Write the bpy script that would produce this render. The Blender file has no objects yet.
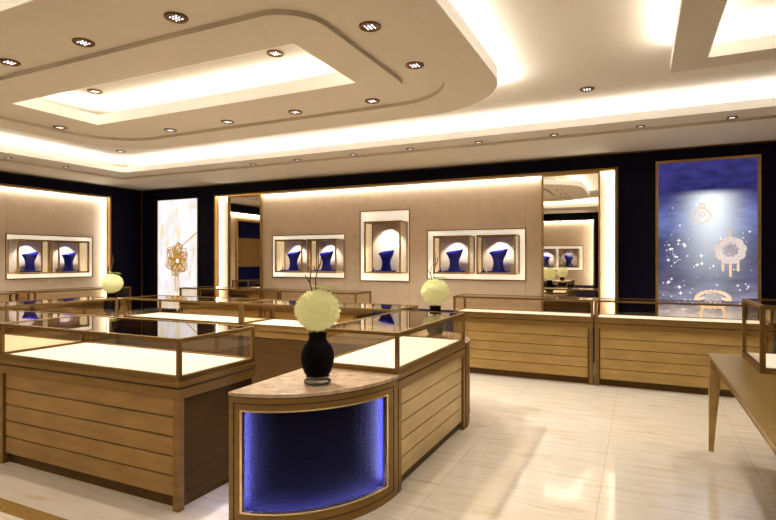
import bpy, bmesh, math, random
from mathutils import Vector, Matrix
random.seed(7)
R = math.radians
sc = bpy.context.scene
col = sc.collection
sc.view_settings.view_transform = 'Standard'
sc.view_settings.look = 'Medium High Contrast'
sc.view_settings.exposure = 0.0
sc.cycles.use_denoising = True
sc.cycles.max_bounces = 10
sc.cycles.diffuse_bounces = 5
sc.cycles.glossy_bounces = 6
sc.cycles.transparent_max_bounces = 48
sc.cycles.sample_clamp_indirect = 6.0
sc.cycles.caustics_reflective = False
sc.cycles.caustics_refractive = False

# ------------------------------------------------------------------ materials
def new_mat(name):
    m = bpy.data.materials.new(name); m.use_nodes = True
    nt = m.node_tree; nt.nodes.clear()
    return m, nt
def nd(nt, t, **kw):
    n = nt.nodes.new(t)
    for k, v in kw.items():
        if k in n.inputs.keys(): n.inputs[k].default_value = v
        else: setattr(n, k, v)
    return n
def c4(c): return (c[0], c[1], c[2], 1.0)
def ramp(nt, stops, fac):
    r = nt.nodes.new('ShaderNodeValToRGB')
    el = r.color_ramp.elements
    el[0].position = stops[0][0]; el[0].color = c4(stops[0][1]); el[1].position = stops[-1][0]; el[1].color = c4(stops[-1][1])
    for p, c in stops[1:-1]: el.new(p).color = c4(c)
    nt.links.new(fac, r.inputs[0]); return r
def surf(name, base, rough=0.5, metal=0.0, vary=0.08, scale=(6, 6, 6), emit=None, estr=0.0, coat=0.0, bump=0.0, spec=0.5, nscale=3.0):
    m, nt = new_mat(name)
    out = nd(nt, 'ShaderNodeOutputMaterial'); p = nd(nt, 'ShaderNodeBsdfPrincipled')
    tc = nd(nt, 'ShaderNodeTexCoord'); mp = nd(nt, 'ShaderNodeMapping'); mp.inputs['Scale'].default_value = scale
    nz = nd(nt, 'ShaderNodeTexNoise'); nz.inputs['Scale'].default_value = nscale; nz.inputs['Detail'].default_value = 4
    nt.links.new(tc.outputs['Object'], mp.inputs[0]); nt.links.new(mp.outputs[0], nz.inputs['Vector'])
    lo = [v * (1 - vary) for v in base]; hi = [min(1, v * (1 + vary)) for v in base]
    r = ramp(nt, [(0.3, lo), (0.7, hi)], nz.outputs['Fac'])
    nt.links.new(r.outputs[0], p.inputs['Base Color'])
    p.inputs['Roughness'].default_value = rough; p.inputs['Metallic'].default_value = metal
    p.inputs['Coat Weight'].default_value = coat; p.inputs['Specular IOR Level'].default_value = spec
    p.inputs['Coat Roughness'].default_value = 0.15
    if emit is not None:
        p.inputs['Emission Color'].default_value = c4(emit); p.inputs['Emission Strength'].default_value = estr
    if bump:
        b = nd(nt, 'ShaderNodeBump'); b.inputs['Strength'].default_value = bump; b.inputs['Distance'].default_value = 0.01
        nt.links.new(nz.outputs['Fac'], b.inputs['Height']); nt.links.new(b.outputs[0], p.inputs['Normal'])
    nt.links.new(p.outputs[0], out.inputs[0])
    return m
def glass_mat(name, tint=(0.95, 0.92, 0.86), f0=0.05):
    m, nt = new_mat(name)
    out = nd(nt, 'ShaderNodeOutputMaterial'); g = nd(nt, 'ShaderNodeNewGeometry')
    dot = nd(nt, 'ShaderNodeVectorMath', operation='DOT_PRODUCT')
    nt.links.new(g.outputs['Incoming'], dot.inputs[0]); nt.links.new(g.outputs['Normal'], dot.inputs[1])
    ab = nd(nt, 'ShaderNodeMath', operation='ABSOLUTE'); nt.links.new(dot.outputs['Value'], ab.inputs[0])
    inv = nd(nt, 'ShaderNodeMath', operation='SUBTRACT'); inv.inputs[0].default_value = 1.0; nt.links.new(ab.outputs[0], inv.inputs[1])
    pw = nd(nt, 'ShaderNodeMath', operation='POWER'); pw.inputs[1].default_value = 5.0; nt.links.new(inv.outputs[0], pw.inputs[0])
    ma = nd(nt, 'ShaderNodeMath', operation='MULTIPLY_ADD'); ma.inputs[1].default_value = 1 - f0; ma.inputs[2].default_value = f0
    nt.links.new(pw.outputs[0], ma.inputs[0])
    nz = nd(nt, 'ShaderNodeTexNoise'); nz.inputs['Scale'].default_value = 2.0
    rr = nd(nt, 'ShaderNodeMath', operation='MULTIPLY'); rr.inputs[1].default_value = 0.01; nt.links.new(nz.outputs['Fac'], rr.inputs[0])
    tr = nd(nt, 'ShaderNodeBsdfTransparent'); tr.inputs[0].default_value = c4(tint)
    gl = nd(nt, 'ShaderNodeBsdfGlossy'); gl.inputs[0].default_value = (1, 1, 1, 1); nt.links.new(rr.outputs[0], gl.inputs['Roughness'])
    mx = nd(nt, 'ShaderNodeMixShader'); nt.links.new(ma.outputs[0], mx.inputs[0]); nt.links.new(tr.outputs[0], mx.inputs[1]); nt.links.new(gl.outputs[0], mx.inputs[2])
    nt.links.new(mx.outputs[0], out.inputs[0])
    return m
def floor_mat():
    m, nt = new_mat('cream marble tiles')
    out = nd(nt, 'ShaderNodeOutputMaterial'); p = nd(nt, 'ShaderNodeBsdfPrincipled')
    tc = nd(nt, 'ShaderNodeTexCoord'); mp = nd(nt, 'ShaderNodeMapping'); mp.inputs['Scale'].default_value = (1.6, 11.0, 1)
    mp.inputs['Rotation'].default_value = (0, 0, R(6))
    nt.links.new(tc.outputs['Object'], mp.inputs[0])
    nz = nd(nt, 'ShaderNodeTexNoise'); nz.inputs['Scale'].default_value = 1.6; nz.inputs['Detail'].default_value = 9; nz.inputs['Distortion'].default_value = 0.6
    nt.links.new(mp.outputs[0], nz.inputs['Vector'])
    r = ramp(nt, [(0.26, (0.57, 0.43, 0.27)), (0.38, (0.62, 0.545, 0.44)), (0.56, (0.66, 0.60, 0.51)), (0.75, (0.68, 0.625, 0.54))], nz.outputs['Fac'])
    sx = nd(nt, 'ShaderNodeSeparateXYZ'); nt.links.new(tc.outputs['Object'], sx.inputs[0])
    last = None
    for ax, off, in ((0, 0.235), (1, 0.16)):
        a = nd(nt, 'ShaderNodeMath', operation='ADD'); a.inputs[1].default_value = off + 98.0; nt.links.new(sx.outputs[ax], a.inputs[0])
        d = nd(nt, 'ShaderNodeMath', operation='MODULO'); d.inputs[1].default_value = 0.98; nt.links.new(a.outputs[0], d.inputs[0])
        l = nd(nt, 'ShaderNodeMath', operation='LESS_THAN'); l.inputs[1].default_value = 0.006; nt.links.new(d.outputs[0], l.inputs[0])
        if last:
            mx = nd(nt, 'ShaderNodeMath', operation='MAXIMUM'); nt.links.new(last.outputs[0], mx.inputs[0]); nt.links.new(l.outputs[0], mx.inputs[1]); last = mx
        else: last = l
    mul = nd(nt, 'ShaderNodeMath', operation='MULTIPLY'); mul.inputs[1].default_value = 0.36; nt.links.new(last.outputs[0], mul.inputs[0])
    mix = nd(nt, 'ShaderNodeMix', data_type='RGBA'); nt.links.new(mul.outputs[0], mix.inputs[0]); nt.links.new(r.outputs[0], mix.inputs[6])
    mix.inputs[7].default_value = (0.30, 0.24, 0.17, 1)
    nt.links.new(mix.outputs[2], p.inputs['Base Color'])
    p.inputs['Roughness'].default_value = 0.03; p.inputs['Specular IOR Level'].default_value = 0.9
    nt.links.new(p.outputs[0], out.inputs[0]); return m
def poster_mat():
    m, nt = new_mat('night sky print')
    out = nd(nt, 'ShaderNodeOutputMaterial'); p = nd(nt, 'ShaderNodeBsdfPrincipled')
    tc = nd(nt, 'ShaderNodeTexCoord'); sx = nd(nt, 'ShaderNodeSeparateXYZ'); nt.links.new(tc.outputs['Generated'], sx.inputs[0])
    base = ramp(nt, [(0.0, (0.75, 0.70, 0.76)), (0.10, (0.62, 0.57, 0.63)), (0.17, (0.22, 0.20, 0.28)), (0.30, (0.075, 0.065, 0.13)), (0.5, (0.06, 0.065, 0.16)),
                     (0.66, (0.12, 0.15, 0.36)), (0.82, (0.03, 0.028, 0.14)), (1.0, (0.045, 0.04, 0.18))], sx.outputs['Z'])
    # light beam: gaussian in x (narrow near the top, wider below), faded top and bottom
    def M(op, a, b=None, c=None):
        n = nd(nt, 'ShaderNodeMath', operation=op)
        for i, v in enumerate((a, b, c)):
            if v is None: continue
            if isinstance(v, (int, float)): n.inputs[i].default_value = v
            else: nt.links.new(v, n.inputs[i])
        return n.outputs[0]
    dx = M('SUBTRACT', sx.outputs['X'], 0.55)
    wd = M('MULTIPLY_ADD', M('SUBTRACT', 0.85, sx.outputs['Z']), 0.20, 0.22)
    q = M('DIVIDE', dx, wd); g = M('POWER', 2.718, M('MULTIPLY', M('MULTIPLY', q, q), -1.0))
    zr = ramp(nt, [(0.0, (0.30,) * 3), (0.12, (0.10,) * 3), (0.3, (0.18,) * 3), (0.52, (0.55,) * 3), (0.68, (0.9,) * 3), (0.76, (1,) * 3), (0.795, (0.9,) * 3), (0.835, (0.0,) * 3)], sx.outputs['Z'])
    beam = M('MULTIPLY', g, zr.outputs[0])
    nz = nd(nt, 'ShaderNodeTexNoise'); nz.inputs['Scale'].default_value = 5; nz.inputs['Detail'].default_value = 5
    mp = nd(nt, 'ShaderNodeMapping'); mp.inputs['Scale'].default_value = (1, 1, 2.6); nt.links.new(tc.outputs['Object'], mp.inputs[0]); nt.links.new(mp.outputs[0], nz.inputs['Vector'])
    cl = ramp(nt, [(0.35, (0.55,) * 3), (0.75, (1.7,) * 3)], nz.outputs['Fac'])
    mm = nd(nt, 'ShaderNodeMix', data_type='RGBA', blend_type='MULTIPLY'); mm.inputs[0].default_value = 0.75
    nt.links.new(base.outputs[0], mm.inputs[6]); nt.links.new(cl.outputs[0], mm.inputs[7])
    bm = nd(nt, 'ShaderNodeMix', data_type='RGBA'); nt.links.new(beam, bm.inputs[0]); nt.links.new(mm.outputs[2], bm.inputs[6]); bm.inputs[7].default_value = (0.95, 1.0, 1.0, 1)
    p.inputs['Base Color'].default_value = (0.02, 0.02, 0.04, 1); p.inputs['Roughness'].default_value = 0.35
    p.inputs['Specular IOR Level'].default_value = 0.15
    nt.links.new(bm.outputs[2], p.inputs['Emission Color']); p.inputs['Emission Strength'].default_value = 1.0
    nt.links.new(p.outputs[0], out.inputs[0]); return m
def flower_screen_mat():
    m, nt = new_mat('white cloudy backlit print')
    out = nd(nt, 'ShaderNodeOutputMaterial'); p = nd(nt, 'ShaderNodeBsdfPrincipled')
    tc = nd(nt, 'ShaderNodeTexCoord'); mp = nd(nt, 'ShaderNodeMapping'); mp.inputs['Scale'].default_value = (2.2, 1, 0.9)
    nt.links.new(tc.outputs['Object'], mp.inputs[0])
    nz = nd(nt, 'ShaderNodeTexNoise'); nz.inputs['Scale'].default_value = 1.7; nz.inputs['Detail'].default_value = 4; nz.inputs['Distortion'].default_value = 0.8
    nt.links.new(mp.outputs[0], nz.inputs['Vector'])
    r = ramp(nt, [(0.30, (0.70, 0.58, 0.36)), (0.38, (0.78, 0.74, 0.70)), (0.5, (0.86, 0.83, 0.86)), (0.7, (0.95, 0.92, 0.97))], nz.outputs['Fac'])
    p.inputs['Base Color'].default_value = (0.1, 0.1, 0.1, 1); p.inputs['Roughness'].default_value = 0.3
    nt.links.new(r.outputs[0], p.inputs['Emission Color']); p.inputs['Emission Strength'].default_value = 0.92
    nt.links.new(p.outputs[0], out.inputs[0]); return m
def weave_mat():
    m, nt = new_mat('dark blue woven panel')
    out = nd(nt, 'ShaderNodeOutputMaterial'); p = nd(nt, 'ShaderNodeBsdfPrincipled')
    tc = nd(nt, 'ShaderNodeTexCoord'); w = nd(nt, 'ShaderNodeTexWave'); w.bands_direction = 'Z'; w.inputs['Scale'].default_value = 28; w.inputs['Distortion'].default_value = 6; w.inputs['Detail'].default_value = 3; w.inputs['Detail Scale'].default_value = 3
    nt.links.new(tc.outputs['Object'], w.inputs['Vector'])
    r = ramp(nt, [(0.0, (0.004, 0.004, 0.018)), (1.0, (0.014, 0.014, 0.045))], w.outputs['Fac'])
    nt.links.new(r.outputs[0], p.inputs['Base Color']); p.inputs['Roughness'].default_value = 0.6; p.inputs['Specular IOR Level'].default_value = 0.1
    b = nd(nt, 'ShaderNodeBump'); b.inputs['Strength'].default_value = 0.4; b.inputs['Distance'].default_value = 0.004
    nt.links.new(w.outputs['Fac'], b.inputs['Height']); nt.links.new(b.outputs[0], p.inputs['Normal'])
    nt.links.new(p.outputs[0], out.inputs[0]); return m

M_CEIL = surf('warm tan ceiling paint', (0.66, 0.59, 0.49), 0.8, vary=0.02)
M_UP = surf('cream ceiling paint', (0.78, 0.72, 0.62), 0.8, vary=0.02)
M_LIP = surf('glowing cream cove lip', (0.78, 0.72, 0.62), 0.8, vary=0.02, emit=(1.0, 0.93, 0.82), estr=0.30)  # emission stands in for light bouncing off the ceiling onto the lip
M_NAVY = surf('midnight navy wall', (0.006, 0.005, 0.020), 0.55, vary=0.2, spec=0.15)
M_NAVYLIT = surf('blue lower wall', (0.012, 0.016, 0.11), 0.5, vary=0.2)  # same navy wall, its brighter lit tone put into the colour
M_BEIGE = surf('beige textured wall panel', (0.68, 0.545, 0.41), 0.75, vary=0.045, scale=(2.5, 2.5, 2.5))
M_FLOOR = floor_mat()
M_INLAY = surf('golden brown stone inlay', (0.30, 0.19, 0.065), 0.25, vary=0.3, nscale=20)
M_WOOD = surf('golden lacquered wood', (0.245, 0.152, 0.052), 0.36, spec=0.2, metal=0.25, vary=0.13, scale=(1.2, 1.2, 9), coat=0.05)
M_SLAT = surf('pale gold wood slats', (0.44, 0.305, 0.125), 0.36, spec=0.2, metal=0.2, vary=0.14, scale=(1.0, 1.0, 4), coat=0.06)
M_DARKWOOD = surf('dark brown wood', (0.075, 0.041, 0.012), 0.45, spec=0.2, vary=0.15, scale=(1.2, 1.2, 8))
M_PLINTH = surf('bronze brown plinth', (0.12, 0.068, 0.02), 0.45, spec=0.2, metal=0.2, vary=0.1)
M_GROOVE = surf('dark groove', (0.05, 0.03, 0.01), 0.6, vary=0.1)
M_GOLD = surf('brushed antique gold', (0.24, 0.15, 0.05), 0.38, metal=0.55, vary=0.1, scale=(3, 3, 30))
M_GOLDV = surf('satin gold frame', (0.44, 0.285, 0.10), 0.36, metal=0.6, vary=0.1)
M_GOLDL = surf('polished gold lip', (0.80, 0.62, 0.36), 0.22, metal=0.9, vary=0.05)
M_TRAY = surf('ivory display pad', (0.86, 0.84, 0.81), 0.7, vary=0.02, emit=(1.0, 0.975, 0.96), estr=0.5)  # emission stands in for case lighting falling on the pad
M_GLASS = glass_mat('clear showcase glass', (0.95, 0.92, 0.86), 0.02)
M_GLASSTOP = glass_mat('showcase top glass', (0.80, 0.74, 0.64), 0.09)
M_MIRROR = surf('silver mirror', (0.93, 0.90, 0.84), 0.01, metal=1.0, vary=0.01)
M_MARBLE = surf('brown beige marble top', (0.42, 0.31, 0.215), 0.22, vary=0.25, nscale=5, scale=(3, 3, 3))
M_VASE = surf('black ceramic glaze', (0.004, 0.0025, 0.005), 0.6, vary=0.3, spec=0.1)
M_SILVER = surf('silver vase foot', (0.20, 0.17, 0.17), 0.2, metal=0.9, vary=0.15)
M_PETAL = surf('cream green petals', (0.93, 0.87, 0.60), 0.8, vary=0.20, emit=(0.9, 0.84, 0.52), estr=0.09, nscale=40)  # faint emission stands in for light passing through the petals
M_LEAF = surf('fresh green leaf', (0.40, 0.45, 0.10), 0.5, vary=0.15)
M_TWIG = surf('brown twig', (0.10, 0.055, 0.03), 0.7, vary=0.2)
M_BUST = surf('royal blue velvet', (0.010, 0.020, 0.36), 0.55, vary=0.2, spec=0.25)
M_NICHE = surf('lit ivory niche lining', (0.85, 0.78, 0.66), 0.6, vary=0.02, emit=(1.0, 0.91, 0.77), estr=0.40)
M_CASEBACK = surf('grey silk case back', (0.72, 0.67, 0.63), 0.7, vary=0.05)
M_BRONZE = surf('bronze downlight trim', (0.22, 0.12, 0.035), 0.35, metal=0.6, vary=0.1)
M_LED = surf('white led lens', (0.9, 0.9, 0.95), 0.3, vary=0.01, emit=(1, 0.97, 1.0), estr=1.6)
M_BLACK = surf('downlight reflector', (0.05, 0.028, 0.012), 0.4, vary=0.2)
M_BLUELED = surf('blue led strip', (0.1, 0.1, 0.9), 0.4, vary=0.01, emit=(0.46, 0.48, 1.0), estr=75.0)
M_WEAVE = weave_mat()
M_POSTER = poster_mat()
M_SCREEN = flower_screen_mat()
M_PGOLD = surf('printed gold filigree', (0.5, 0.3, 0.08), 0.4, vary=0.45, nscale=60, emit=(0.62, 0.37, 0.09), estr=0.35)
M_PLEAF = surf('printed pale gold petal', (0.4, 0.36, 0.28), 0.5, vary=0.3, nscale=8, emit=(0.93, 0.84, 0.64), estr=0.72)
M_PDIAM = surf('printed diamond pave', (0.5, 0.42, 0.4), 0.35, vary=0.6, nscale=160, emit=(0.85, 0.76, 0.74), estr=0.55)
M_PROSE = surf('printed rose gold', (0.5, 0.33, 0.2), 0.35, vary=0.4, nscale=90, emit=(0.95, 0.76, 0.55), estr=0.6)
M_PPEARL = surf('printed grey pearl', (0.40, 0.36, 0.37), 0.12, vary=0.2, spec=0.9, emit=(0.5, 0.46, 0.5), estr=0.5)
M_PWHITE = surf('printed white sparkle', (0.9, 0.9, 0.9), 0.5, vary=0.01, emit=(1, 1, 1), estr=1.0)
M_CABBLUE = surf('deep blue cabinet back', (0.004, 0.006, 0.05), 0.6, vary=0.2, spec=0.1)
M_SLATLIT = surf('pale honey wood slats', (0.54, 0.40, 0.20), 0.36, metal=0.15, vary=0.12, scale=(1.0, 1.0, 4), coat=0.1, spec=0.3)  # same slat wood, colour paled for light from the right
M_SLATDIM = surf('golden brown wood slats', (0.33, 0.21, 0.085), 0.38, spec=0.2, metal=0.2, vary=0.16, scale=(1.0, 1.0, 4), coat=0.04)  # same slat wood, colour darkened where the downlights reach less
M_BROCADE = surf('bronze brocade panel', (0.26, 0.155, 0.05), 0.5, metal=0.3, vary=0.35, nscale=60)
M_TABLE = surf('satin gold table lacquer', (0.36, 0.25, 0.09), 0.33, metal=0.5, vary=0.1, coat=0.0, spec=0.3)

# ------------------------------------------------------------------ mesh builder
class MB:
    def __init__(s): s.v = []; s.f = []
    def quad(s, *pts):
        n = len(s.v); s.v += [tuple(p) for p in pts]; s.f.append(tuple(range(n, n + len(pts)))); return s
    def box(s, x0, x1, y0, y1, z0, z1):
        n = len(s.v)
        s.v += [(x0, y0, z0), (x1, y0, z0), (x1, y1, z0), (x0, y1, z0), (x0, y0, z1), (x1, y0, z1), (x1, y1, z1), (x0, y1, z1)]
        for q in ((0, 3, 2, 1), (4, 5, 6, 7), (0, 1, 5, 4), (1, 2, 6, 5), (2, 3, 7, 6), (3, 0, 4, 7)): s.f.append(tuple(n + i for i in q))
        return s
    def loft(s, rings, cap=True, closed=True):
        n = len(s.v); k = len(rings[0])
        for r in rings: s.v += [tuple(p) for p in r]
        for i in range(len(rings) - 1):
            for j in range(k if closed else k - 1):
                a = n + i * k + j; b = n + i * k + (j + 1) % k
                s.f.append((a, b, b + k, a + k))
        if cap:
            s.f.append(tuple(n + j for j in reversed(range(k)))); m = n + (len(rings) - 1) * k; s.f.append(tuple(m + j for j in range(k)))
        return s
    def lathe(s, prof, seg=32, cx=0, cy=0, cz=0, ex=1.0, ey=1.0, cap=True):
        return s.loft([[(cx + ex * r * math.cos(2 * math.pi * j / seg), cy + ey * r * math.sin(2 * math.pi * j / seg), cz + z) for j in range(seg)] for r, z in prof], cap)
    def tube(s, pts, rad, seg=8, closed=False):
        pts = [Vector(p) for p in pts]; rings = []; N = len(pts)
        for i, p in enumerate(pts):
            if closed: d = pts[(i + 1) % N] - pts[i - 1]
            else: d = pts[min(i + 1, N - 1)] - pts[max(i - 1, 0)]
            d.normalize(); up = Vector((0, 0, 1)) if abs(d.z) < 0.9 else Vector((1, 0, 0))
            if closed and abs(d.y) < 0.3: up = Vector((0, 1, 0))
            a = d.cross(up).normalized(); b = d.cross(a)
            r = rad[i] if isinstance(rad, (list, tuple)) else rad
            rings.append([p + r * (math.cos(2 * math.pi * j / seg) * a + math.sin(2 * math.pi * j / seg) * b) for j in range(seg)])
        if closed: rings.append(rings[0])
        return s.loft(rings, cap=not closed)
    def ball(s, c, r, seg=14, sq=(1, 1, 1)):
        h = seg // 2
        prof = [(max(1e-4, math.sin(math.pi * i / h)), -math.cos(math.pi * i / h)) for i in range(h + 1)]
        return s.loft([[(c[0] + r * sq[0] * a * math.cos(2 * math.pi * j / seg), c[1] + r * sq[1] * a * math.sin(2 * math.pi * j / seg), c[2] + r * sq[2] * z) for j in range(seg)] for a, z in prof])
    def prism(s, poly, z0, z1): return s.loft([[(x, y, z0) for x, y in poly], [(x, y, z1) for x, y in poly]])
    def ring(s, A, B, z0, z1):      # solid between outer loop A and inner loop B
        k = len(A); n = len(s.v)
        for L, z in ((A, z0), (B, z0), (A, z1), (B, z1)): s.v += [(x, y, z) for x, y in L]
        for j in range(k):
            j2 = (j + 1) % k
            a0, b0, a1, b1 = n, n + k, n + 2 * k, n + 3 * k
            s.f += [(a0 + j, b0 + j, b0 + j2, a0 + j2), (a1 + j, a1 + j2, b1 + j2, b1 + j), (a0 + j, a0 + j2, a1 + j2, a1 + j), (b0 + j, b1 + j, b1 + j2, b0 + j2)]
        return s
    def build(s, name, mat, parent=None, bevel=0.0, smooth=False):
        me = bpy.data.meshes.new(name); me.from_pydata(s.v, [], s.f)
        bm = bmesh.new(); bm.from_mesh(me)
        bmesh.ops.recalc_face_normals(bm, faces=bm.faces); bm.to_mesh(me); bm.free()
        me.materials.append(mat)
        o = bpy.data.objects.new(name, me); col.objects.link(o)
        if parent is not None: o.parent = parent
        if smooth:
            for p in me.polygons: p.use_smooth = True
        if bevel:
            b = o.modifiers.new('bevel', 'BEVEL'); b.width = bevel; b.segments = 2; b.limit_method = 'ANGLE'
        return o
def rrect(x0, x1, y0, y1, r, n=12):
    out = []
    for cx, cy, a0 in ((x1 - r, y1 - r, 0), (x0 + r, y1 - r, 90), (x0 + r, y0 + r, 180), (x1 - r, y0 + r, 270)):
        for i in range(n + 1):
            a = R(a0 + 90 * i / n); out.append((cx + r * math.cos(a), cy + r * math.sin(a)))
    return out
def tag(o, label=None, cat=None, group=None, kind=None):
    if label: o['label'] = label
    if cat: o['category'] = cat
    if group: o['group'] = group
    if kind: o['kind'] = kind
    return o
def empty(name, loc, rz=0, label=None, cat=None, group=None):
    o = bpy.data.objects.new(name, None); col.objects.link(o); o.location = loc; o.rotation_euler = (0, 0, R(rz)); o.empty_display_size = 0.1
    return tag(o, label, cat, group)
def copy_tree(o, parent=None):
    c = o.copy(); col.objects.link(c); c.parent = parent
    for ch in list(o.children): copy_tree(ch, c)
    return c
def struct(mb, name, mat, **k): return tag(mb.build(name, mat, **k), kind='structure')

KA, KS = 2.0, 2.55
def area(loc, size, rot, power, color=(1, 0.93, 0.82), spread=180):
    power *= KA
    l = bpy.data.lights.new('strip_lamp', 'AREA'); l.shape = 'RECTANGLE'; l.size, l.size_y = size; l.energy = power; l.color = color; l.spread = R(spread)
    o = bpy.data.objects.new('strip_lamp', l); col.objects.link(o); o.location = loc; o.rotation_euler = rot; return o
def spot(loc, power, angle=90, blend=0.7, color=(1, 0.96, 0.90), target=None, rad=0.03):
    power *= KS
    l = bpy.data.lights.new('spot_lamp', 'SPOT'); l.energy = power; l.spot_size = R(angle); l.spot_blend = blend; l.color = color; l.shadow_soft_size = rad
    o = bpy.data.objects.new('spot_lamp', l); col.objects.link(o); o.location = loc
    if target is not None: o.rotation_euler = (Vector(target) - Vector(loc)).to_track_quat('-Z', 'Y').to_euler()
    return o
UP = (R(180), 0, 0)

# ------------------------------------------------------------------ room shell
XL, XR, YB, YF, ZC = -10.0, 4.2, 8.3, -1.8, 3.04
ZU, ZL, ZTOP = 3.30, 3.075, 3.165
struct(MB().box(XL - .6, XR + .6, YF - .6, YB + .6, -0.1, 0), 'floor', M_FLOOR)
struct(MB().box(-6.5, -2.55, 1.865, 1.97, 0.0, 0.002), 'trim_1', M_INLAY)

def holed(u0, u1, v0, v1, holes, place, t0, t1, gap=0.0, mb=None):
    """a slab in (u, v) with rectangular holes; place(u, v, t) gives the corner"""
    mb = mb or MB()
    us = sorted({u0, u1, *[h[0] for h in holes], *[h[1] for h in holes]}); 
    for i in range(len(us) - 1):
        a, b = us[i] + (gap if i else 0), us[i + 1] - (gap if i < len(us) - 2 else 0)
        mid = (a + b) / 2; vs = [v0]
        for h in sorted(holes, key=lambda h: h[2]):
            if h[0] < mid < h[1]: vs += [h[2], h[3]]
        vs.append(v1)
        inside = any(h[0] < mid < h[1] for h in holes)
        if inside: a, b = us[i], us[i + 1]
        for j in range(0, len(vs), 2):
            p, q = place(a, vs[j], t0), place(b, vs[j + 1], t1)
            mb.box(min(p[0], q[0]), max(p[0], q[0]), min(p[1], q[1]), max(p[1], q[1]), min(p[2], q[2]), max(p[2], q[2]))
    return mb
# frames of reference: t grows into the wall
PB = lambda u, v, t: (u, YB + t, v)
PL = lambda u, v, t: (XL - t, u, v)
PF = lambda u, v, t: (u, YF - t, v)
N_BACK = [(-6.38, -4.79, 1.18, 1.96), (-4.46, -3.53, 1.14, 2.35), (-3.19, -1.59, 1.19, 1.98)]
N_LEFT = [(5.49, 7.09, 1.17, 1.95)]
N_FRONT = [(-3.27, -1.67, 1.17, 1.96)]
struct(holed(XL - .5, XR + .5, 0, 3.4, N_BACK, PB, 0, .5), 'wall_back', M_NAVY)
struct(holed(YF - .5, YB, 0, 3.4, N_LEFT, PL, 0, .5), 'wall_left', M_NAVY)
struct(holed(XL - .5, XR + .5, 0, 3.4, N_FRONT, PF, 0, .5), 'wall_front', M_NAVY)
struct(MB().box(XR, XR + .5, YF, YB, 0, 3.4), 'wall_right', M_NAVY)
PZ0, PZ1 = 0.68, 2.82
PANELS = [('back', PB, -7.78, -0.28, N_BACK + []), ('left', PL, -0.1, 7.45, N_LEFT), ('front', PF, -7.8, -1.30, N_FRONT)]
tn = [1]
def tname(): tn[0] += 1; return 'trim_%d' % tn[0]
def pbox(mb, P, u0, u1, v0, v1, t0, t1):
    p, q = P(u0, v0, t0), P(u1, v1, t1)
    return mb.box(min(p[0], q[0]), max(p[0], q[0]), min(p[1], q[1]), max(p[1], q[1]), min(p[2], q[2]), max(p[2], q[2]))
for nm, P, u0, u1, holes in PANELS:
    struct(holed(u0 + .03, u1 - .03, PZ0, PZ1 - .03, holes, P, -.03, -.001, gap=.003), 'wall_panel_' + nm, M_BEIGE)
    f = MB(); pbox(f, P, u0, u0 + .03, PZ0, PZ1, -.13, -.001); pbox(f, P, u1 - .03, u1, PZ0, PZ1, -.13, -.001)
    pbox(f, P, u0 + .03, u1 - .03, PZ1 - .03, PZ1, -.09, -.001)
    struct(f, tname(), M_GOLD)
    b = MB(); pbox(b, P, u0, u1, .02, PZ0 - .01, -.012, -.001); struct(b, tname(), M_NAVYLIT)
    for h in holes:                                     # niche lining and thin edge trim
        l = MB(); d = .20; e = .012
        pbox(l, P, h[0], h[1], h[2], h[3], d, d + .02)
        pbox(l, P, h[0], h[0] + e, h[2], h[3], -.030, d); pbox(l, P, h[1] - e, h[1], h[2], h[3], -.030, d)
        pbox(l, P, h[0] + e, h[1] - e, h[2], h[2] + e, -.030, d); pbox(l, P, h[0] + e, h[1] - e, h[3] - e, h[3], -.030, d)
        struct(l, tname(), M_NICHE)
        g = MB(); w = .014
        pbox(g, P, h[0] - w, h[0], h[2] - w, h[3] + w, -.045, -.031); pbox(g, P, h[1], h[1] + w, h[2] - w, h[3] + w, -.045, -.031)
        pbox(g, P, h[0], h[1], h[2] - w, h[2], -.045, -.031); pbox(g, P, h[0], h[1], h[3], h[3] + w, -.045, -.031)
        struct(g, tname(), M_GOLD)
# strip lamps washing the lit wall panels
WARM = (1, 0.94, 0.83)
hz = (PZ0 + PZ1) / 2; hh = PZ1 - PZ0 - .06
area((-.32, YB - .075, hz), (hh, .03), (0, R(90), 0), 4.5, WARM); area((-7.74, YB - .075, hz), (hh, .03), (0, R(-90), 0), 4.5, WARM)
area((-4.07, YB - .065, PZ1 - .04), (7.4, .03), (0, 0, 0), 11, WARM)
area((XL + .075, 7.41, hz), (.03, hh), (R(-90), 0, 0), 4.5, WARM)
area((XL + .065, 3.7, PZ1 - .04), (.03, 7.4), (0, 0, 0), 11, WARM)
area((-4.5, YF + .065, PZ1 - .04), (6.3, .03), (0, 0, 0), 10, WARM)
area((-1.35, YF + .075, hz), (hh, .03), (0, R(90), 0), 8, WARM)
# corner and cornice trims, baseboards
struct(MB().box(XL + .001, XL + .03, YB - .03, YB - .001, 0, ZC - .02), tname(), M_BRONZE)
c = MB().box(XL, XR, YB - .02, YB - .001, ZC - .018, ZC - .001).box(XL + .001, XL + .02, YF, YB - .02, ZC - .018, ZC - .001)
struct(c, tname(), M_BRONZE)
struct(MB().box(XL + .03, -7.79, YB - .015, YB - .001, .002, .1).box(-.27, XR, YB - .015, YB - .001, .002, .1), 'baseboard_back', M_PLINTH)
struct(MB().box(XL + .001, XL + .015, 7.46, YB - .03, .002, .1), 'baseboard_left', M_PLINTH)

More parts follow.
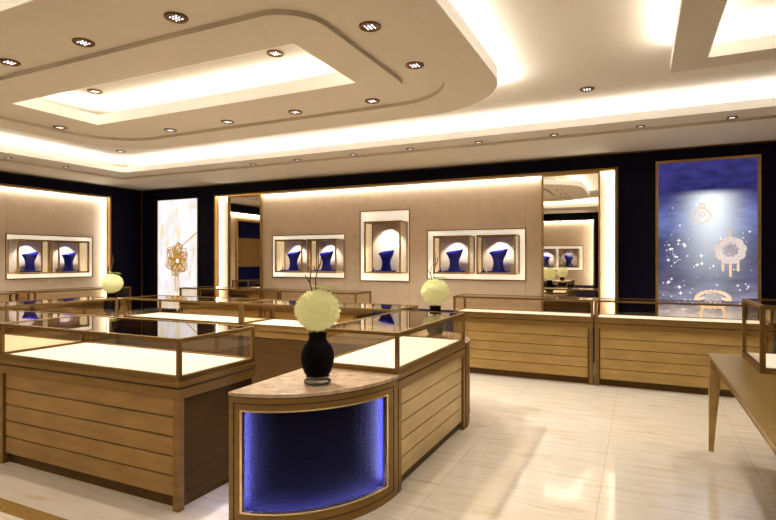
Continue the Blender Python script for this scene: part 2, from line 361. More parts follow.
# ------------------------------------------------------------------ ceiling
struct(MB().box(XL - .5, XR + .5, YF - .5, YB + .5, ZU, ZU + .1), 'ceiling', M_UP)
ro = rrect(XL, XR, YF, YB, .001, 6); rs = rrect(-8.95, 3.1, -.55, 7.0, .001, 6); rl = rrect(-8.40, 2.75, -.15, 6.6, .12, 6)
rl2 = rrect(-8.43, 2.78, -.18, 6.63, .12, 6)
struct(MB().ring(ro, rs, ZC, ZU), 'ceiling_soffit', M_CEIL)
struct(MB().ring(rs, rl, ZL, ZL + .02), 'ceiling_soffit_ledge', M_CEIL)
rl3 = rrect(-8.393, 2.743, -.143, 6.593, .115, 6)
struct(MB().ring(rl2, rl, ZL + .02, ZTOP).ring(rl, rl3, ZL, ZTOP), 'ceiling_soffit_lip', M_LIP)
COVE = (1, 0.97, 0.92)
def cove(x0, x1, y0, y1, z, wpm, color=COVE, w=.05, sides='NSEW'):
    if 'N' in sides: area(((x0 + x1) / 2, y1, z), (x1 - x0, w), UP, wpm * (x1 - x0), color)
    if 'S' in sides: area(((x0 + x1) / 2, y0, z), (x1 - x0, w), UP, wpm * (x1 - x0), color)
    if 'E' in sides: area((x1, (y0 + y1) / 2, z), (w, y1 - y0), UP, wpm * (y1 - y0), color)
    if 'W' in sides: area((x0, (y0 + y1) / 2, z), (w, y1 - y0), UP, wpm * (y1 - y0), color)
cove(-8.50, 2.85, -.25, 6.70, ZTOP - .02, 4.6)
# central rounded raft with light channel and rectangular recess
RC = -3.93, 3.60
def rr(hx, hy, r): return rrect(RC[0] - hx, RC[0] + hx, RC[1] - hy, RC[1] + hy, r)
Z1 = 3.05
o_out, o_in, o_ot = [rrect(-6.76 - e, -1.10 + e, 1.95 - e, 5.33 + e, .95 + e) for e in (0, -.03, .007)]
ch_o, ch_i = rr(2.42, 1.27, .68), rr(2.05, .90, .32)
rec3 = rrect(-5.613, -2.247, 3.147, 4.063, .001)
rec, rec2 = rrect(-5.62, -2.24, 3.14, 4.07, .001), rrect(-5.65, -2.21, 3.11, 4.10, .001)
raft = MB().ring(o_out, ch_o, Z1, Z1 + .065).ring(ch_i, rec, Z1, Z1 + .065).ring(ch_o, ch_i, Z1 + .035, Z1 + .065)
raft.ring(rr(2.3, 1.05, .3), rr(2.27, 1.02, .3), Z1 + .065, ZU)
struct(raft, 'ceiling_raft_central', M_CEIL)
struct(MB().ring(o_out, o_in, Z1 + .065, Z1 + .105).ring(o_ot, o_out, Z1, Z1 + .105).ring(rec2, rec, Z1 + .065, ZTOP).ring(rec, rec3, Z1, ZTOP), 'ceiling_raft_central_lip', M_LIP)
cove(RC[0] - 2.70, RC[0] + 2.70, 2.10, RC[1] + 1.57, Z1 + .10, 3.6)
cove(-5.70, -2.16, 3.06, 4.15, ZTOP - .02, 3)
# right-hand square raft
X2, Y2 = (.23, 2.55), (1.6, 4.97)
q_o, q_i = rrect(*X2, *Y2, .001), rrect(X2[0] + .24, X2[1] - .24, Y2[0] + .24, Y2[1] - .25, .001)
q_o2, q_i2 = rrect(X2[0] + .03, X2[1] - .03, Y2[0] + .03, Y2[1] - .03, .001), rrect(X2[0] + .21, X2[1] - .21, Y2[0] + .21, Y2[1] - .22, .001)
struct(MB().ring(q_o, q_i, Z1, Z1 + .02).ring(rrect(X2[0] + .11, X2[1] - .11, Y2[0] + .11, Y2[1] - .11, .001), rrect(X2[0] + .13, X2[1] - .13, Y2[0] + .13, Y2[1] - .13, .001), Z1 + .02, ZU), 'ceiling_raft_right', M_CEIL)
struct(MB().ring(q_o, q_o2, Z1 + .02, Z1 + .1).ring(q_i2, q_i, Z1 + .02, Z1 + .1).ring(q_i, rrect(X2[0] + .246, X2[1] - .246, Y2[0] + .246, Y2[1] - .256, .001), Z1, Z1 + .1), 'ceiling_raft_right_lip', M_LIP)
cove(X2[0] + .07, X2[1] - .07, Y2[0] + .07, Y2[1] - .07, Z1 + .09, 3, sides='W')
cove(X2[0] + .17, X2[1] - .17, Y2[0] + .17, Y2[1] - .17, Z1 + .09, 1.6)

# downlights
def make_downlight(big=True):
    r = .075 if big else .06
    root = empty('recessed_downlight', (0, 0, 0))
    MB().lathe([(r, -.001), (r, -.010), (r * .9, -.014), (r * .72, -.008), (r * .72, -.001)], 28, cap=False).build('trim_ring', M_BRONZE, root, smooth=True)
    MB().lathe([(r * .74, -.001), (r * .74, -.006)], 28).build('reflector', M_BLACK, root)
    d = MB()
    for k in range(9):
        a = 2 * math.pi * k / 8; q = 0 if k == 8 else r * (.5 if k % 2 else .34)
        d.ball((q * math.cos(a), q * math.sin(a), -.008), r * (.095 if k < 8 else .13), 8, (1, 1, .5))
    d.build('led_cluster', M_LED, root)
    return root
ORD = ['first', 'second', 'third', 'fourth', 'fifth', 'sixth', 'seventh', 'eighth', 'ninth']
protoL = None
def downlight(x, y, z, label, group, power=0, angle=95, sc_=1.0):
    global protoL
    if protoL is None: protoL = make_downlight(); o = protoL
    else: o = copy_tree(protoL)
    o.location = (x, y, z); o.scale = (sc_, sc_, 1); o['label'] = label; o['category'] = 'ceiling light'; o['group'] = group
    if power: spot((x, y, z - .03), power, angle)
ZCH = Z1 + .035
PW = 34
for i, x in enumerate((-4.55, -3.65, -2.73)):
    downlight(x, 2.53, ZCH, 'bronze ringed downlight in the near row of the central ceiling raft, %s from the left' % ORD[i], 'downlights in the central ceiling raft', 12)
for i, x in enumerate((-5.16, -4.26, -3.32, -2.40)):
    downlight(x, 4.69, ZCH, 'small looking downlight in the far row of the central ceiling raft, %s from the left' % ORD[i], 'downlights in the central ceiling raft', PW)
for y, w in ((3.19, 'nearer'), (3.98, 'farther')):
    downlight(-1.65, y, ZCH, '%s of two downlights along the right rounded side of the central raft' % w, 'downlights in the central ceiling raft', 12)
downlight(-6.24, 4.03, ZCH, 'downlight at the left end of the central ceiling raft, beside the recess corner', 'downlights in the central ceiling raft', PW)
downlight(-5.24, 3.76, ZU, 'downlight inside the glowing rectangular recess, left one', 'downlights in the glowing recess', 130, 104)
downlight(-2.86, 3.74, ZU, 'downlight inside the glowing rectangular recess, right one', 'downlights in the glowing recess', 130, 104)
downlight(-7.75, 6.02, ZU, 'downlight just outside the far left corner of the central raft', 'downlights in the upper ceiling', PW)
downlight(-.50, 5.93, ZU, 'lone downlight on the cream ceiling between the two rafts', 'downlights in the upper ceiling', PW)
for i, x in enumerate((-5.72, -4.85, -3.85, -2.93, -1.94, -.97, .01, .92)):
    downlight(x, 6.90, ZL, 'tiny downlight in the soffit before the back wall, %s from the left' % ORD[i], 'downlights in the back soffit', 22, sc_=.72)
for y, w in ((4.85, 'nearer the photo edge'), (5.75, 'nearer the room corner')):
    downlight(-8.75, y, ZL, 'tiny downlight in the soffit along the left wall, %s' % w, 'downlights in the left soffit', 22, sc_=.72)
for x, y in ((1.4, 1.0), (1.4, 5.8), (-.6, 1.0), (-.1, 3.2), (-4, .6), (-6.5, .8)): spot((x, y, ZU - .02), PW, 95)  # no fixtures here: spots added to brighten the aisle floors

# ------------------------------------------------------------------ counters
def counter(x, y, rz, w, d, label, group, t=.775, g=1.03, slat=M_SLAT, slats=5, rear='panel'):
    """glass-topped jewellery counter; local front faces -y, front-left corner at the origin"""
    o = empty('display_counter', (x, y, 0), rz, label, 'display counter', group)
    zt = t - .105
    MB().box(.045, w - .045, .05, d - .05, 0, .075).build('plinth', M_PLINTH, o)
    MB().box(.03, w - .03, .035, d - .012, .075, zt).build('cabinet_body', M_DARKWOOD, o)
    s = MB(); x0, x1 = .062, w - .062; gap = .007; hgt = (zt - .08) / slats
    for k in range(slats): s.box(x0, x1, .016, .0345, .08 + k * hgt + (gap if k else 0), .08 + (k + 1) * hgt)
    s.build('slatted_front', slat, o, bevel=.003)
    for xa in (0.004, w - .052):
        MB().box(xa, xa + .048, .0, .045, 0, zt).build('pilaster', M_WOOD, o, bevel=.003)
    for xa, xb, xh in ((.035, w / 2 - .004, w / 2 - .05), (w / 2 + .004, w - .035, w / 2 + .038)):
        dr = MB().box(xa, xb, d - .0115, d, .10, zt - .01).build('rear_door', M_DARKWOOD, o, bevel=.002)
        MB().box(xh, xh + .012, d + .0002, d + .006, .38, .50).build('handle', M_GOLD, dr)
    MB().box(0, w, 0, d, zt, t - .045).build('lower_trim', M_WOOD, o, bevel=.003)
    MB().box(.008, w - .008, .008, d - .008, t - .045, t - .035).build('shadow_groove', M_GROOVE, o)
    MB().box(-.004, w + .004, -.004, d + .004, t - .035, t).build('upper_trim', M_WOOD, o, bevel=.003)
    # showcase
    q = .024; f = MB(); i = .004
    def loop(z0, z1, k):
        f.box(i, w - i, i, i + k, z0, z1).box(i, w - i, d - i - k, d - i, z0, z1).box(i, i + k, i + k, d - i - k, z0, z1).box(w - i - k, w - i, i + k, d - i - k, z0, z1)
    loop(t, t + .03, .03); loop(g - .022, g, q)
    for px in (i, w - i - q):
        for py in (i, d - i - q): f.box(px, px + q, py, py + q, t + .03, g - .022)
    fr = f.build('case_frame', M_GOLD, o)
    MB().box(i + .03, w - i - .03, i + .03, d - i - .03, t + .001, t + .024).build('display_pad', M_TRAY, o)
    MB().box(i + q, w - i - q, i + q, d - i - q, g - .008, g - .003).build('glass_top', M_GLASSTOP, fr)
    z0, z1 = t + .03, g - .022
    for a in ((i + q, w - i - q, i + .008, i + .012), (i + q, w - i - q, d - i - .012, d - i - .008), (i + .008, i + .012, i + q, d - i - q), (w - i - .012, w - i - .008, i + q, d - i - q)):
        MB().box(*a, z0, z1).build('glass_side', M_GLASS, fr)
    return o
IS = 'counters of the central island'; BK = 'counters before the back wall'; LF = 'counters before the left wall'
counter(-4.285, 2.305, 0, 1.820, .695, 'large gold wood glass counter in the left foreground with a horizontally slatted front', IS, slat=M_SLATDIM)
counter(-5.44, 2.305, 0, 1.145, .695, 'glass counter cut off by the left photo edge, beside the large foreground counter', IS, slat=M_SLATDIM)
counter(-1.40, 3.105, 90, 1.45, .63, 'glass counter running back from the blue lit corner pedestal, its slatted side facing right', IS, t=.765, slat=M_SLATLIT)
counter(-2.08, 5.12, 180, 1.865, .57, 'glass counter seen from its dark rear side behind the foreground flower vase', IS)
counter(-3.955, 5.12, 180, 1.865, .57, 'glass counter seen from its dark rear side, straight before the white floral screen', IS)
counter(-6.46, 4.50, -90, 1.395, .63, 'glass counter at the far left of the island, running back towards the small left vase', IS)
counter(-2.265, 6.80, 0, 1.762, .50, 'slatted glass counter left of the floor gap, below the tall right mirror', BK, t=.785, g=1.018)
counter(-.490, 6.80, 0, 1.772, .50, 'slatted glass counter standing before the blue jewellery poster', BK, t=.785, g=1.018)
counter(1.295, 6.80, 0, 1.742, .50, 'glass counter at the right photo edge, behind the tabletop showcase', BK, t=.785, g=1.018)
counter(-5.48, 6.80, 0, 1.735, .50, 'glass counter below the leftmost back wall niche', BK, t=.785, g=1.018)
counter(-7.27, 6.80, 0, 1.775, .50, 'glass counter below the tall left mirror', BK, t=.785, g=1.018)
counter(-8.30, 4.97, 90, 1.70, .50, 'glass counter along the left wall, the one ending near the room corner', LF, t=.785, g=1.018)
counter(-8.30, 3.21, 90, 1.70, .50, 'glass counter along the left wall, the one nearer the photo edge', LF, t=.785, g=1.018)

# ------------------------------------------------------------------ quarter round pedestals
def pedestal(x, y, sx, sy, rx, ry, label, group='quarter round corner pedestals', panel=True):
    o = empty('corner_pedestal', (x, y, 0), 0, label, 'pedestal', group)
    def arc(a0, a1, off, n=24):
        return [(sx * (rx - off) * math.sin(R(a0 + (a1 - a0) * i / n)), sy * (ry - off) * math.cos(R(a0 + (a1 - a0) * i / n))) for i in range(n + 1)]
    def curved(a0, a1, o0, o1, z0, z1, mb=None):
        mb = mb or MB(); A, B = arc(a0, a1, o0), arc(a0, a1, o1)
        rings = [[(*A[i], z0), (*A[i], z1), (*B[i], z1), (*B[i], z0)] for i in range(len(A))]
        return mb.loft(rings)
    def sector(off, z0, z1, e=0.0):
        return MB().prism([(sx * e, sy * e)] + arc(0, 90, off, 40) if e == 0 else [(sx * e, sy * e), (sx * e, sy * (ry - off))] + arc(6, 84, off, 40) + [(sx * (rx - off), sy * e)], z0, z1)
    zt = .765
    sector(.075, .0, .70, .004).build('pedestal_body', M_DARKWOOD, o)
    # front frame
    a0_, a1_, zb_, zt_ = 6.5, 80.5, .098, .672
    f = curved(0, 90, .0, .022, 0.0, zb_); curved(0, 90, .0, .022, zt_, .735, f); curved(0, a0_, .0, .022, zb_, zt_, f); curved(a1_, 90, .0, .022, zb_, zt_, f)
    fr = f.build('curved_frame', M_WOOD, o)
    l = MB()
    for a0, a1, z0, z1 in ((a0_, a1_, zb_, zb_ + .01), (a0_, a1_, zt_ - .01, zt_), (a0_, a0_ + 1.2, zb_ + .01, zt_ - .01), (a1_ - 1.2, a1_, zb_ + .01, zt_ - .01)): curved(a0, a1, -.006, .022, z0, z1, l)
    l.build('inner_lip', M_GOLDL, fr)
    k = MB()
    for z0, z1 in ((.045, .051), (.702, .708)): curved(2.6, 86, -.002, .01, z0, z1, k)
    for a in (2.6, 85.4): curved(a, a + .6, -.002, .01, .051, .702, k)
    k.build('frame_groove', M_GROOVE, fr)
    bp = curved(1.5, 88.5, .068, .0745, .03, .72).build('blue_panel', M_WEAVE, o)
    e = MB(); curved(3.0, 5.2, .024, .030, .11, .66, e); curved(82, 84.2, .024, .030, .11, .66, e)
    e.build('led_strip', M_BLUELED, bp)
    e = MB(); curved(8, 79, .024, .030, .074, .080, e)
    e.build('bottom_led_strip', M_BLUELED, bp)
    sector(.0, .7355, .742).build('shadow_groove', M_GROOVE, o)
    sector(-.008, .742, zt).build('marble_top', M_MARBLE, o, bevel=.004)
    return o
pedestal(-2.075, 3.095, 1, -1, .675, .80, 'quarter round pedestal in front with a glowing dark blue panel and marble top')
pedestal(-2.05, 4.57, 1, 1, .655, .66, 'quarter round marble topped pedestal at the far right island corner, under the second vase')
pedestal(-5.83, 4.52, -1, 1, .65, .66, 'quarter round pedestal at the far left island corner, under the small left vase')

# ------------------------------------------------------------------ vases and flowers
def make_vase():
    o = empty('flower_vase', (0, 0, 0), 0)
    prof = [(.060, .045), (.078, .06), (.092, .10), (.100, .145), (.098, .18), (.083, .218), (.062, .244), (.053, .262), (.052, .284), (.056, .298), (.045, .299), (.04, .27), (.02, .26)]
    MB().lathe(prof, 36).build('vase_body', M_VASE, o, smooth=True)
    MB().lathe([(.074, .0), (.082, .006), (.080, .016), (.068, .022), (.066, .034), (.072, .040), (.068, .046)], 36).build('vase_foot', M_SILVER, o, smooth=True)
    return o
def make_flower():
    o = empty('pompom_flower', (0, 0, 0), 0)
    m = MB(); c = Vector((0, 0, .433)); rad = .140
    m.ball(c, rad * .78, 24, (1, 1, .93))
    N = 1500
    for i in range(N):
        z = 1 - 2 * (i + .5) / N; a = i * 2.399963; s = math.sqrt(1 - z * z)
        d = Vector((s * math.cos(a), s * math.sin(a), z * .93))
        t = d.cross(Vector((0.3, 0.2, 1))).normalized(); b = d.cross(t)
        th = random.uniform(0, 6.28); t, b = t * math.cos(th) + b * math.sin(th), b * math.cos(th) - t * math.sin(th)
        L = rad * random.uniform(.86, 1.04); w = random.uniform(.004, .008)
        p0 = c + d * rad * .70; p1 = c + d * L + t * random.uniform(-.012, .012)
        mid = c + d * (rad * .90)
        m.quad(p0, mid + t * w, p1, mid - t * w); m.quad(p0, mid + b * w * .8, p1, mid - b * w * .8)
    m.build('flower_head', M_PETAL, o)
    MB().tube([(0, 0, .301), (0, 0, .34)], .008).build('stem', M_LEAF, o)
    for pts in ([(-.01, .0, .53), (-.012, .01, .62), (.006, .01, .70), (.004, .01, .80)], [(-.03, 0, .53), (-.045, -.01, .60), (-.075, -.01, .645)], [(-.045, -.01, .60), (-.04, .0, .66), (-.02, .01, .70)], [(.004, .01, .68), (.02, .0, .72), (.022, 0, .76)]):
        MB().tube(pts, [.0045, .004, .003, .0025][:len(pts)], 6).build('twig', M_TWIG, o)
    for a, l, tilt in ((10, .125, .22), (-25, .10, .35), (60, .07, .3), (170, .05, .6), (-70, .06, .3)):
        lm = MB(); ca, sa = math.cos(R(a)), math.sin(R(a)); n = 6; L1, L2, Cc = [], [], []
        for i in range(n + 1):
            u = i / n; ww = .022 * math.sin(math.pi * min(1, u * .97 + .03)); px = u * l; pz = .555 + u * l * tilt - .25 * (u * l) ** 2 / .1 + .006
            L1.append((px * ca - ww * sa, px * sa + ww * ca, pz + .004)); L2.append((px * ca + ww * sa, px * sa - ww * ca, pz + .004)); Cc.append((px * ca, px * sa, pz))
        lm.loft([L1, Cc], cap=False, closed=False); lm.loft([Cc, L2], cap=False, closed=False)
        lm.build('leaf', M_LEAF, o)
    return o
VS = [(-1.745, 2.69, .7655, 30, 'black round bellied vase on a silver foot on the front blue lit pedestal', 'large cream pompom flower with bare twigs in the front vase'),
      (-1.75, 4.73, .7655, 30, 'black vase on the far right island corner, partly behind showcase glass', 'cream pompom flower in the vase at the far right island corner'),
      (-6.18, 4.67, .7655, 20, 'small looking black vase on the far left island corner', 'cream pompom flower in the small vase at the far left')]
v0 = f0 = None
for x, y, z, rz, lv, lf in VS:
    if v0 is None: v = v0 = make_vase(); f = f0 = make_flower()
    else: v = copy_tree(v0); f = copy_tree(f0)
    for q, l, cat, g in ((v, lv, 'vase', 'black flower vases'), (f, lf, 'flower', 'pompom flowers in vases')):
        q.location = (x, y, z); q.rotation_euler = (0, 0, R(rz)); tag(q, l, cat, g)

# ------------------------------------------------------------------ wall vitrines with busts
def vitrine(P, u, v, w, h, rz, label, t0=-.13, t1=.198):
    loc = P(u, v, t0); d = t1 - t0
    o = empty('wall_vitrine', loc, rz, label, 'wall showcase', 'gold framed wall vitrines')
    q = .027; f = MB()
    for y0 in (0, d - q):
        for xa in (-w / 2, w / 2 - q): f.box(xa, xa + q, y0, y0 + q, q, h - .03)
        f.box(-w / 2, w / 2, y0, y0 + q, 0, q)
    for xa in (-w / 2, w / 2 - q): f.box(xa, xa + q, q, d - q, 0, q)
    fr = f.build('vitrine_frame', M_GOLDV, o)
    MB().box(-w / 2, w / 2, 0, d, h - .03, h).build('vitrine_top', M_GOLD, o)
    MB().box(-w / 2 + q, w / 2 - q, q, d - q, .004, q).build('vitrine_base', M_CASEBACK, o)
    MB().box(-w / 2 + q, w / 2 - q, d - q, d - .006, q, h - .03).build('back_panel', M_CASEBACK, o)
    MB().box(-w / 2 + q, w / 2 - q, .008, .012, q, h - .03).build('front_glass', M_GLASS, fr)
    for xa in (-w / 2 + .009, w / 2 - .013): MB().box(xa, xa + .004, q, d - q, q, h - .03).build('side_glass', M_GLASS, fr)
    # lamp under the lid
    m = Matrix.Rotation(R(rz), 4, 'Z')
    lp = Vector(loc) + m @ Vector((0.02, d * .42, h - .045)); tg = Vector(loc) + m @ Vector((0, d * .85, .12))
    spot(lp, 7.0 * (h / .62) ** 2, 105, .6, (1, .95, .9), tg, .02)
    return o, Vector(loc) + m @ Vector((0, d * .52, q + .0005))
def make_bust():
    o = empty('necklace_bust', (0, 0, 0))
    sec = [(.0, .105, .075), (.02, .098, .07), (.07, .083, .058), (.13, .076, .052), (.19, .086, .056), (.25, .110, .062), (.29, .130, .060), (.315, .142, .050), (.328, .140, .042), (.335, .10, .03)]
    n = 28; rings = []
    for z, a, b in sec:
        ring = []
        for j in range(n):
            th = 2 * math.pi * j / n; xx = a * math.cos(th); yy = b * math.sin(th)
            ring.append((xx * (1.10 if xx > 0 and z > .24 else 1), yy, z + .022 + (.028 * xx / .14 if z > .24 else 0) * min(1, (z - .24) / .06 if z > .24 else 0)))
        rings.append(ring)
    MB().loft(rings).build('bust_form', M_BUST, o, smooth=True)
    MB().prism(rrect(-.165, .165, -.09, .09, .02, 4), 0, .022).build('base_plate', M_BUST, o)
    return o
def make_stand():
    o = empty('ring_stand', (0, 0, 0))
    MB().prism(rrect(-.035, .035, -.03, .03, .006, 3), 0, .02).build('stand_base', M_BUST, o)
    MB().lathe([(.012, .02), (.008, .06), (.006, .075)], 12).build('ring_post', M_BUST, o, smooth=True)
    return o
b0 = s0 = None
VIT = []
for h, tags in ((N_BACK[0], ('left cell of the leftmost back wall niche', 'right cell of the leftmost back wall niche')), (N_BACK[2], ('left cell of the niche beside the right mirror', 'right cell of the niche beside the right mirror'))):
    for s, tg in zip((-1, 1), tags): VIT.append((PB, (h[0] + h[1]) / 2 + s * .365, h[2] + .085, .62, .62, 0, tg))
h = N_BACK[1]; VIT.append((PB, (h[0] + h[1]) / 2, h[2] + .13, .70, .90, 0, 'tall single niche in the middle of the back wall'))
h = N_LEFT[0]
for s, tg in ((-1, 'left cell of the left wall niche'), (1, 'right cell of the left wall niche')): VIT.append((PL, (h[0] + h[1]) / 2 + s * .365, h[2] + .08, .62, .62, 90, tg))
h = N_FRONT[0]
for s, tg in ((1, 'left cell of the niche reflected in the right mirror'), (-1, 'right cell of the niche reflected in the right mirror')): VIT.append((PF, (h[0] + h[1]) / 2 + s * .365, h[2] + .08, .62, .62, 180, tg))
for P, u, v, w, h, rz, tg in VIT:
    o, bp = vitrine(P, u, v, w, h, rz, 'gold framed glass vitrine, ' + tg)
    if b0 is None: b = b0 = make_bust(); s = s0 = make_stand()
    else: b = copy_tree(b0); s = copy_tree(s0)
    b.location = bp; b.rotation_euler = (0, 0, R(rz + 4)); tag(b, 'royal blue necklace bust, ' + tg, 'jewellery bust', 'blue necklace busts')
    m = Matrix.Rotation(R(rz), 4, 'Z')
    s.location = bp + m @ Vector((-.225, -.04, 0)); s.rotation_euler = (0, 0, R(rz)); tag(s, 'tiny blue ring stand, ' + tg, 'ring stand', 'blue ring stands')

# ------------------------------------------------------------------ mirrors, screens, poster
def framed(name, x0, x1, z0, z1, label, cat, mat, pane, fw=.025, fd=.05, y=YB - .031):
    o = empty(name, ((x0 + x1) / 2, y, z0), 0, label, cat); w = (x1 - x0) / 2; h = z1 - z0
    MB().box(-w, -w + fw, -fd, 0, 0, h).box(w - fw, w, -fd, 0, 0, h).box(-w + fw, w - fw, -fd, 0, 0, fw).box(-w + fw, w - fw, -fd, 0, h - fw, h).build('frame', M_GOLDV, o)
    MB().box(-w + fw, w - fw, -.02, -.001, fw, h - fw).build(pane, mat, o)
    return o, w, h
framed('wall_mirror', -7.46, -6.63, .69, 2.775, 'tall gold framed mirror at the left end of the lit back wall', 'mirror', M_MIRROR, 'mirror_glass')
framed('wall_mirror', -1.34, -.515, .69, 2.785, 'tall gold framed mirror at the right end of the lit back wall', 'mirror', M_MIRROR, 'mirror_glass')
po, pw, ph = framed('jewellery_poster', .20, 1.42, .50, 2.87, 'tall backlit night blue jewellery poster in a gold frame', 'poster', M_POSTER, 'poster_print', .035, .045, YB - .001)
def pxz(px, py):        # photo-measured spot on the poster, as local coordinates
    u = (px - 657) / 103; 
    top = 163 - u * 5.5; s = 1
    return (-pw + u * 2 * pw), py
def starm(mb, x, z, r, y=-.0225):
    pts = []
    for k in range(8):
        a = math.pi / 4 * k; q = r if k % 2 == 0 else r * .22
        pts.append((x + q * math.sin(a), y, z + q * math.cos(a)))
    mb.quad(*pts); return mb
def loopxz(cx, cz, fx, n=40): return [(cx + fx(2 * math.pi * k / n)[0], -.026, cz + fx(2 * math.pi * k / n)[1]) for k in range(n)]
# pendant: rounded diamond loop with pearl and ring
pc = (-.05, 1.60)
m = MB().tube(loopxz(*pc, lambda t: (.105 * abs(math.cos(t)) ** 1.35 * math.copysign(1, math.cos(t)), .105 * abs(math.sin(t)) ** 1.35 * math.copysign(1, math.sin(t)))), .009, 6, True)
m.tube(loopxz(pc[0], pc[1] + .125, lambda t: (.03 * math.cos(t), .032 * math.sin(t))), .010, 6, True).tube(loopxz(pc[0], pc[1] + .02, lambda t: (.028 * math.cos(t), .028 * math.sin(t))), .009, 6, True)
m.build('printed_pendant', M_PROSE, po)
# brooch with grey pearl, stem and three drops
bc = (.275, 1.13)
m = MB()
for rr_, tr in ((.165, .014), (.135, .016), (.105, .018)):
    m.tube(loopxz(bc[0], bc[1], lambda t, q=rr_: ((q + .008 * math.sin(9 * t)) * math.cos(t), (q + .008 * math.sin(9 * t)) * math.sin(t))), tr, 6, True)
for k in range(18):
    a = k * math.pi / 9; m.ball((bc[0] + .15 * math.cos(a), -.028, bc[1] + .15 * math.sin(a)), .020, 8, (1, .5, 1))
m.build('printed_brooch', M_PDIAM, po)
m = MB().tube([(bc[0], -.026, bc[1] + .16), (bc[0], -.026, bc[1] + .27)], .008, 6).ball((bc[0], -.026, bc[1] + .275), .02, 8, (1, .5, .8))
for dx, n in ((-.085, 4), (0, 6), (.085, 4)):
    for k in range(n): m.ball((bc[0] + dx, -.028, bc[1] - .165 - .032 * k + (0 if dx else -.01)), .019, 8, (1, .5, 1))
m.build('printed_drops', M_PROSE, po)
MB().ball((bc[0], -.03, bc[1]), .075, 20, (1, .4, .9)).build('printed_pearl', M_PPEARL, po)
# ring standing on its band
rc = (.075, .385)
m = MB().tube(loopxz(rc[0], rc[1] - .10, lambda t: (.135 * math.cos(t), .135 * math.sin(t))), .016, 8, True)
for k in range(22):
    a = k * math.pi / 11; m.ball((rc[0] + .19 * math.cos(a), -.030, rc[1] + .09 + .105 * math.sin(a)), .028, 8, (1, .5, 1))
m.tube(loopxz(rc[0], rc[1] + .06, lambda t: (.17 * math.cos(t), .06 * math.sin(t))), .018, 6, True)
m.build('printed_ring', M_PROSE, po)
MB().ball((rc[0], -.034, rc[1] + .11), .105, 20, (1, .3, .72)).build('printed_ring_pearl', M_PPEARL, po)
sp0 = None
for i in range(95):
    if i < 45: x = -pw * .85 + abs(random.gauss(0, .22)); z = random.uniform(.3, 1.3)
    elif i < 62: x = pw * .85 - abs(random.gauss(0, .18)); z = random.uniform(.3, 1.8)
    else: x = random.uniform(-pw * .8, pw * .8); z = random.uniform(.25, 1.75)
    q = random.choice((.9, 1.2, 1.6, 2.2, 3.2))
    if abs(x) > pw - .06: continue
    if sp0 is None: p = sp0 = starm(MB(), 0, 0, .01, 0).build('printed_sparkle', M_PWHITE, po)
    else: p = sp0.copy(); col.objects.link(p)
    p.location = (x, -.0225, z); p.scale = (q, 1, q)
area((.81, YB - .10, .46), (1.1, .04), (R(180), 0, 0), 3, (1, .95, .95))

so, sw, sh = framed('floral_screen', -9.49, -8.32, .45, 2.80, 'tall white backlit screen with a golden flower jewel', 'screen', M_SCREEN, 'screen_print', .012, .03, YB - .001)
fc = (-.01, 1.06)
m = MB()
for k in range(6):
    a0 = k * math.pi / 3 + .35
    for q, wd in ((.31, .135), (.29, .12), (.26, .10), (.23, .09), (.20, .075), (.16, .06), (.11, .045)):
        pts = []; ja = a0 + random.uniform(-.16, .16); jw = random.uniform(.8, 1.2); ph = random.uniform(0, 6)
        for i in range(28):
            t = 2 * math.pi * i / 28; u = q * (1 - math.cos(t)) / 2 * (1 + .06 * math.sin(4 * t + ph)) + .02; vv = jw * wd * math.sin(t) * (1 + .25 * math.sin(3 * t + ph))
            pts.append((fc[0] + u * math.cos(ja) - vv * math.sin(ja), -.026, fc[1] + u * math.sin(ja) * 1.12 + vv * math.cos(ja)))
        m.tube(pts, .0085, 5, True)
    for j in range(6):
        u = .07 + .045 * j; m.ball((fc[0] + u * math.cos(a0), -.028, fc[1] + u * math.sin(a0) * 1.12), .016, 8, (1, .5, 1))
m.tube([(fc[0] + .1, -.026, fc[1] + .25), (fc[0] + .28, -.026, fc[1] + .37), (.56, -.026, fc[1] + .56)], .010, 5)
for k in range(3): m.tube([(fc[0] - .02 + .03 * k, -.026, fc[1] - .3), (fc[0] - .05 + .06 * k, -.026, fc[1] - .5), (fc[0] - .02 + .04 * k, -.026, fc[1] - .68)], .009, 5)
m.build('printed_gold_flower', M_PGOLD, so)
MB().ball((fc[0] + .03, -.03, fc[1] - .03), .04, 12, (1, .5, 1)).build('printed_flower_pearl', M_PWHITE, so)
for cx, cz, l, w, a in ((.03, 1.42, .40, .14, 88), (-.47, 1.45, .42, .14, 82), (-.36, 1.30, .30, .10, 60), (-.05, 1.9, .30, .08, 80), (.02, .45, .5, .14, 268), (.38, 1.35, .35, .08, 70)):
    p = []; ca, sa = math.cos(R(a)), math.sin(R(a))
    for i in range(12): u = i / 11; p.append((u * l, w / 2 * math.sin(math.pi * u) ** .8 if 0 < u < 1 else 0))
    poly = p + [(u, -v_) for u, v_ in reversed(p[1:-1])]
    pts = [(cx + (u * ca - v_ * sa), -.0215, cz + (u * sa + v_ * ca)) for u, v_ in poly]
    MB().quad(*pts).build('printed_pale_petal', M_PLEAF, so)
# bronze cabinet on the left wall (seen in the left mirror)
cab = empty('wall_cabinet', (XL + .031, 3.30, .69), 90, 'gold framed blue and bronze wall cabinet reflected in the left mirror', 'cabinet')
W_, H_ = 1.92, 1.94
MB().box(0, .06, -.05, 0, 0, H_).box(W_ - .06, W_, -.05, 0, 0, H_).box(.06, W_ - .06, -.05, 0, H_ - .06, H_).box(.06, W_ - .06, -.05, 0, 0, .06).build('cabinet_frame', M_GOLDV, cab)
MB().box(.06, W_ - .06, -.02, -.001, .06, H_ - .06).build('blue_back', M_CABBLUE, cab)
MB().box(.07, W_ - .07, -.045, -.021, .62, 1.42).build('bronze_door', M_BROCADE, cab)

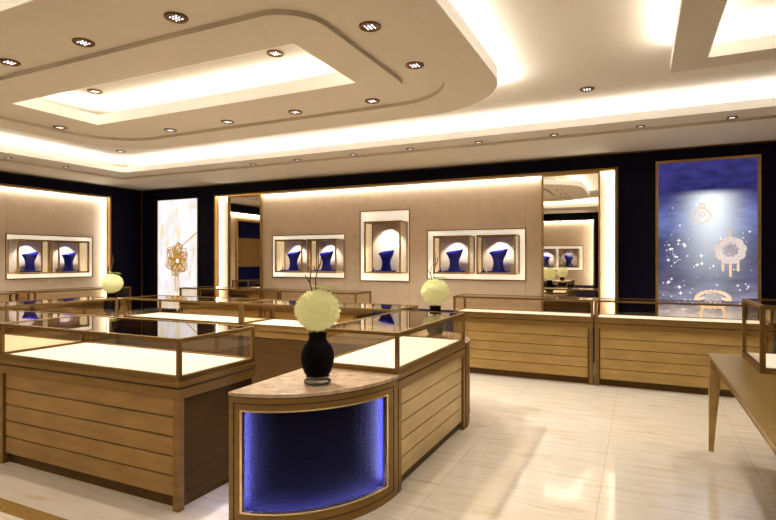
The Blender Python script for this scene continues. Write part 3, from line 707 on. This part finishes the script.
# ------------------------------------------------------------------ foreground table and its showcase
tb = empty('display_table', (.485, 2.35, 0), 0, 'gold lacquered table with tapering legs at the right photo edge', 'table')
TW, TD = 1.10, 2.53
MB().box(0, TW, 0, TD, .742, .766).build('table_top', M_TABLE, tb, bevel=.004)
MB().box(.012, TW - .012, .012, TD - .012, .726, .7415).build('edge_moulding', M_GOLDL, tb, bevel=.003)
MB().box(.035, TW - .035, .035, TD - .035, .672, .7255).build('apron', M_WOOD, tb)
for lx in (0, 1):
    for ly in (0, 1):
        X0 = .006 if lx == 0 else TW - .006; Y0 = .006 if ly == 0 else TD - .006; sxx = 1 if lx == 0 else -1; syy = 1 if ly == 0 else -1
        def ringq(w, z): return [(X0, Y0, z), (X0 + sxx * w, Y0, z), (X0 + sxx * w, Y0 + syy * w, z), (X0, Y0 + syy * w, z)]
        MB().loft([ringq(.032, 0), ringq(.078, .60), ringq(.084, .7255)]).build('table_leg', M_SLAT, tb)
ts = empty('tabletop_showcase', (.705, 4.13, .7668), 0, 'gold framed glass showcase standing on the right table', 'showcase')
W2, D2, H2, q = .80, .68, .44, .030
f = MB()
for z0, z1 in ((0, .034), (H2 - .026, H2)):
    f.box(0, W2, 0, q, z0, z1).box(0, W2, D2 - q, D2, z0, z1).box(0, q, q, D2 - q, z0, z1).box(W2 - q, W2, q, D2 - q, z0, z1)
for px in (0, W2 - q):
    for py in (0, D2 - q): f.box(px, px + q, py, py + q, .034, H2 - .026)
fr = f.build('case_frame', M_GOLD, ts)
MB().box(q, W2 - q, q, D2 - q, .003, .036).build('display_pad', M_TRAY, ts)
MB().box(q, W2 - q, q, D2 - q, H2 - .010, H2 - .005).build('glass_top', M_GLASSTOP, fr)
for a in ((q, W2 - q, .01, .014), (q, W2 - q, D2 - .014, D2 - .01), (.01, .014, q, D2 - q), (W2 - .014, W2 - .01, q, D2 - q)):
    MB().box(*a, .034, H2 - .026).build('glass_side', M_GLASS, fr)

# ------------------------------------------------------------------ world and camera
w = bpy.data.worlds.new('room'); sc.world = w; w.use_nodes = True
w.node_tree.nodes['Background'].inputs[0].default_value = (0.05, 0.04, 0.03, 1)
cam = bpy.data.cameras.new('camera'); co = bpy.data.objects.new('camera', cam); col.objects.link(co)
cam.sensor_width = 36; cam.lens = 36 * 530 / 776; cam.clip_start = .05
co.location = (0, 0, 1.5); co.rotation_euler = (R(90), 0, R(25.4))
sc.camera = co
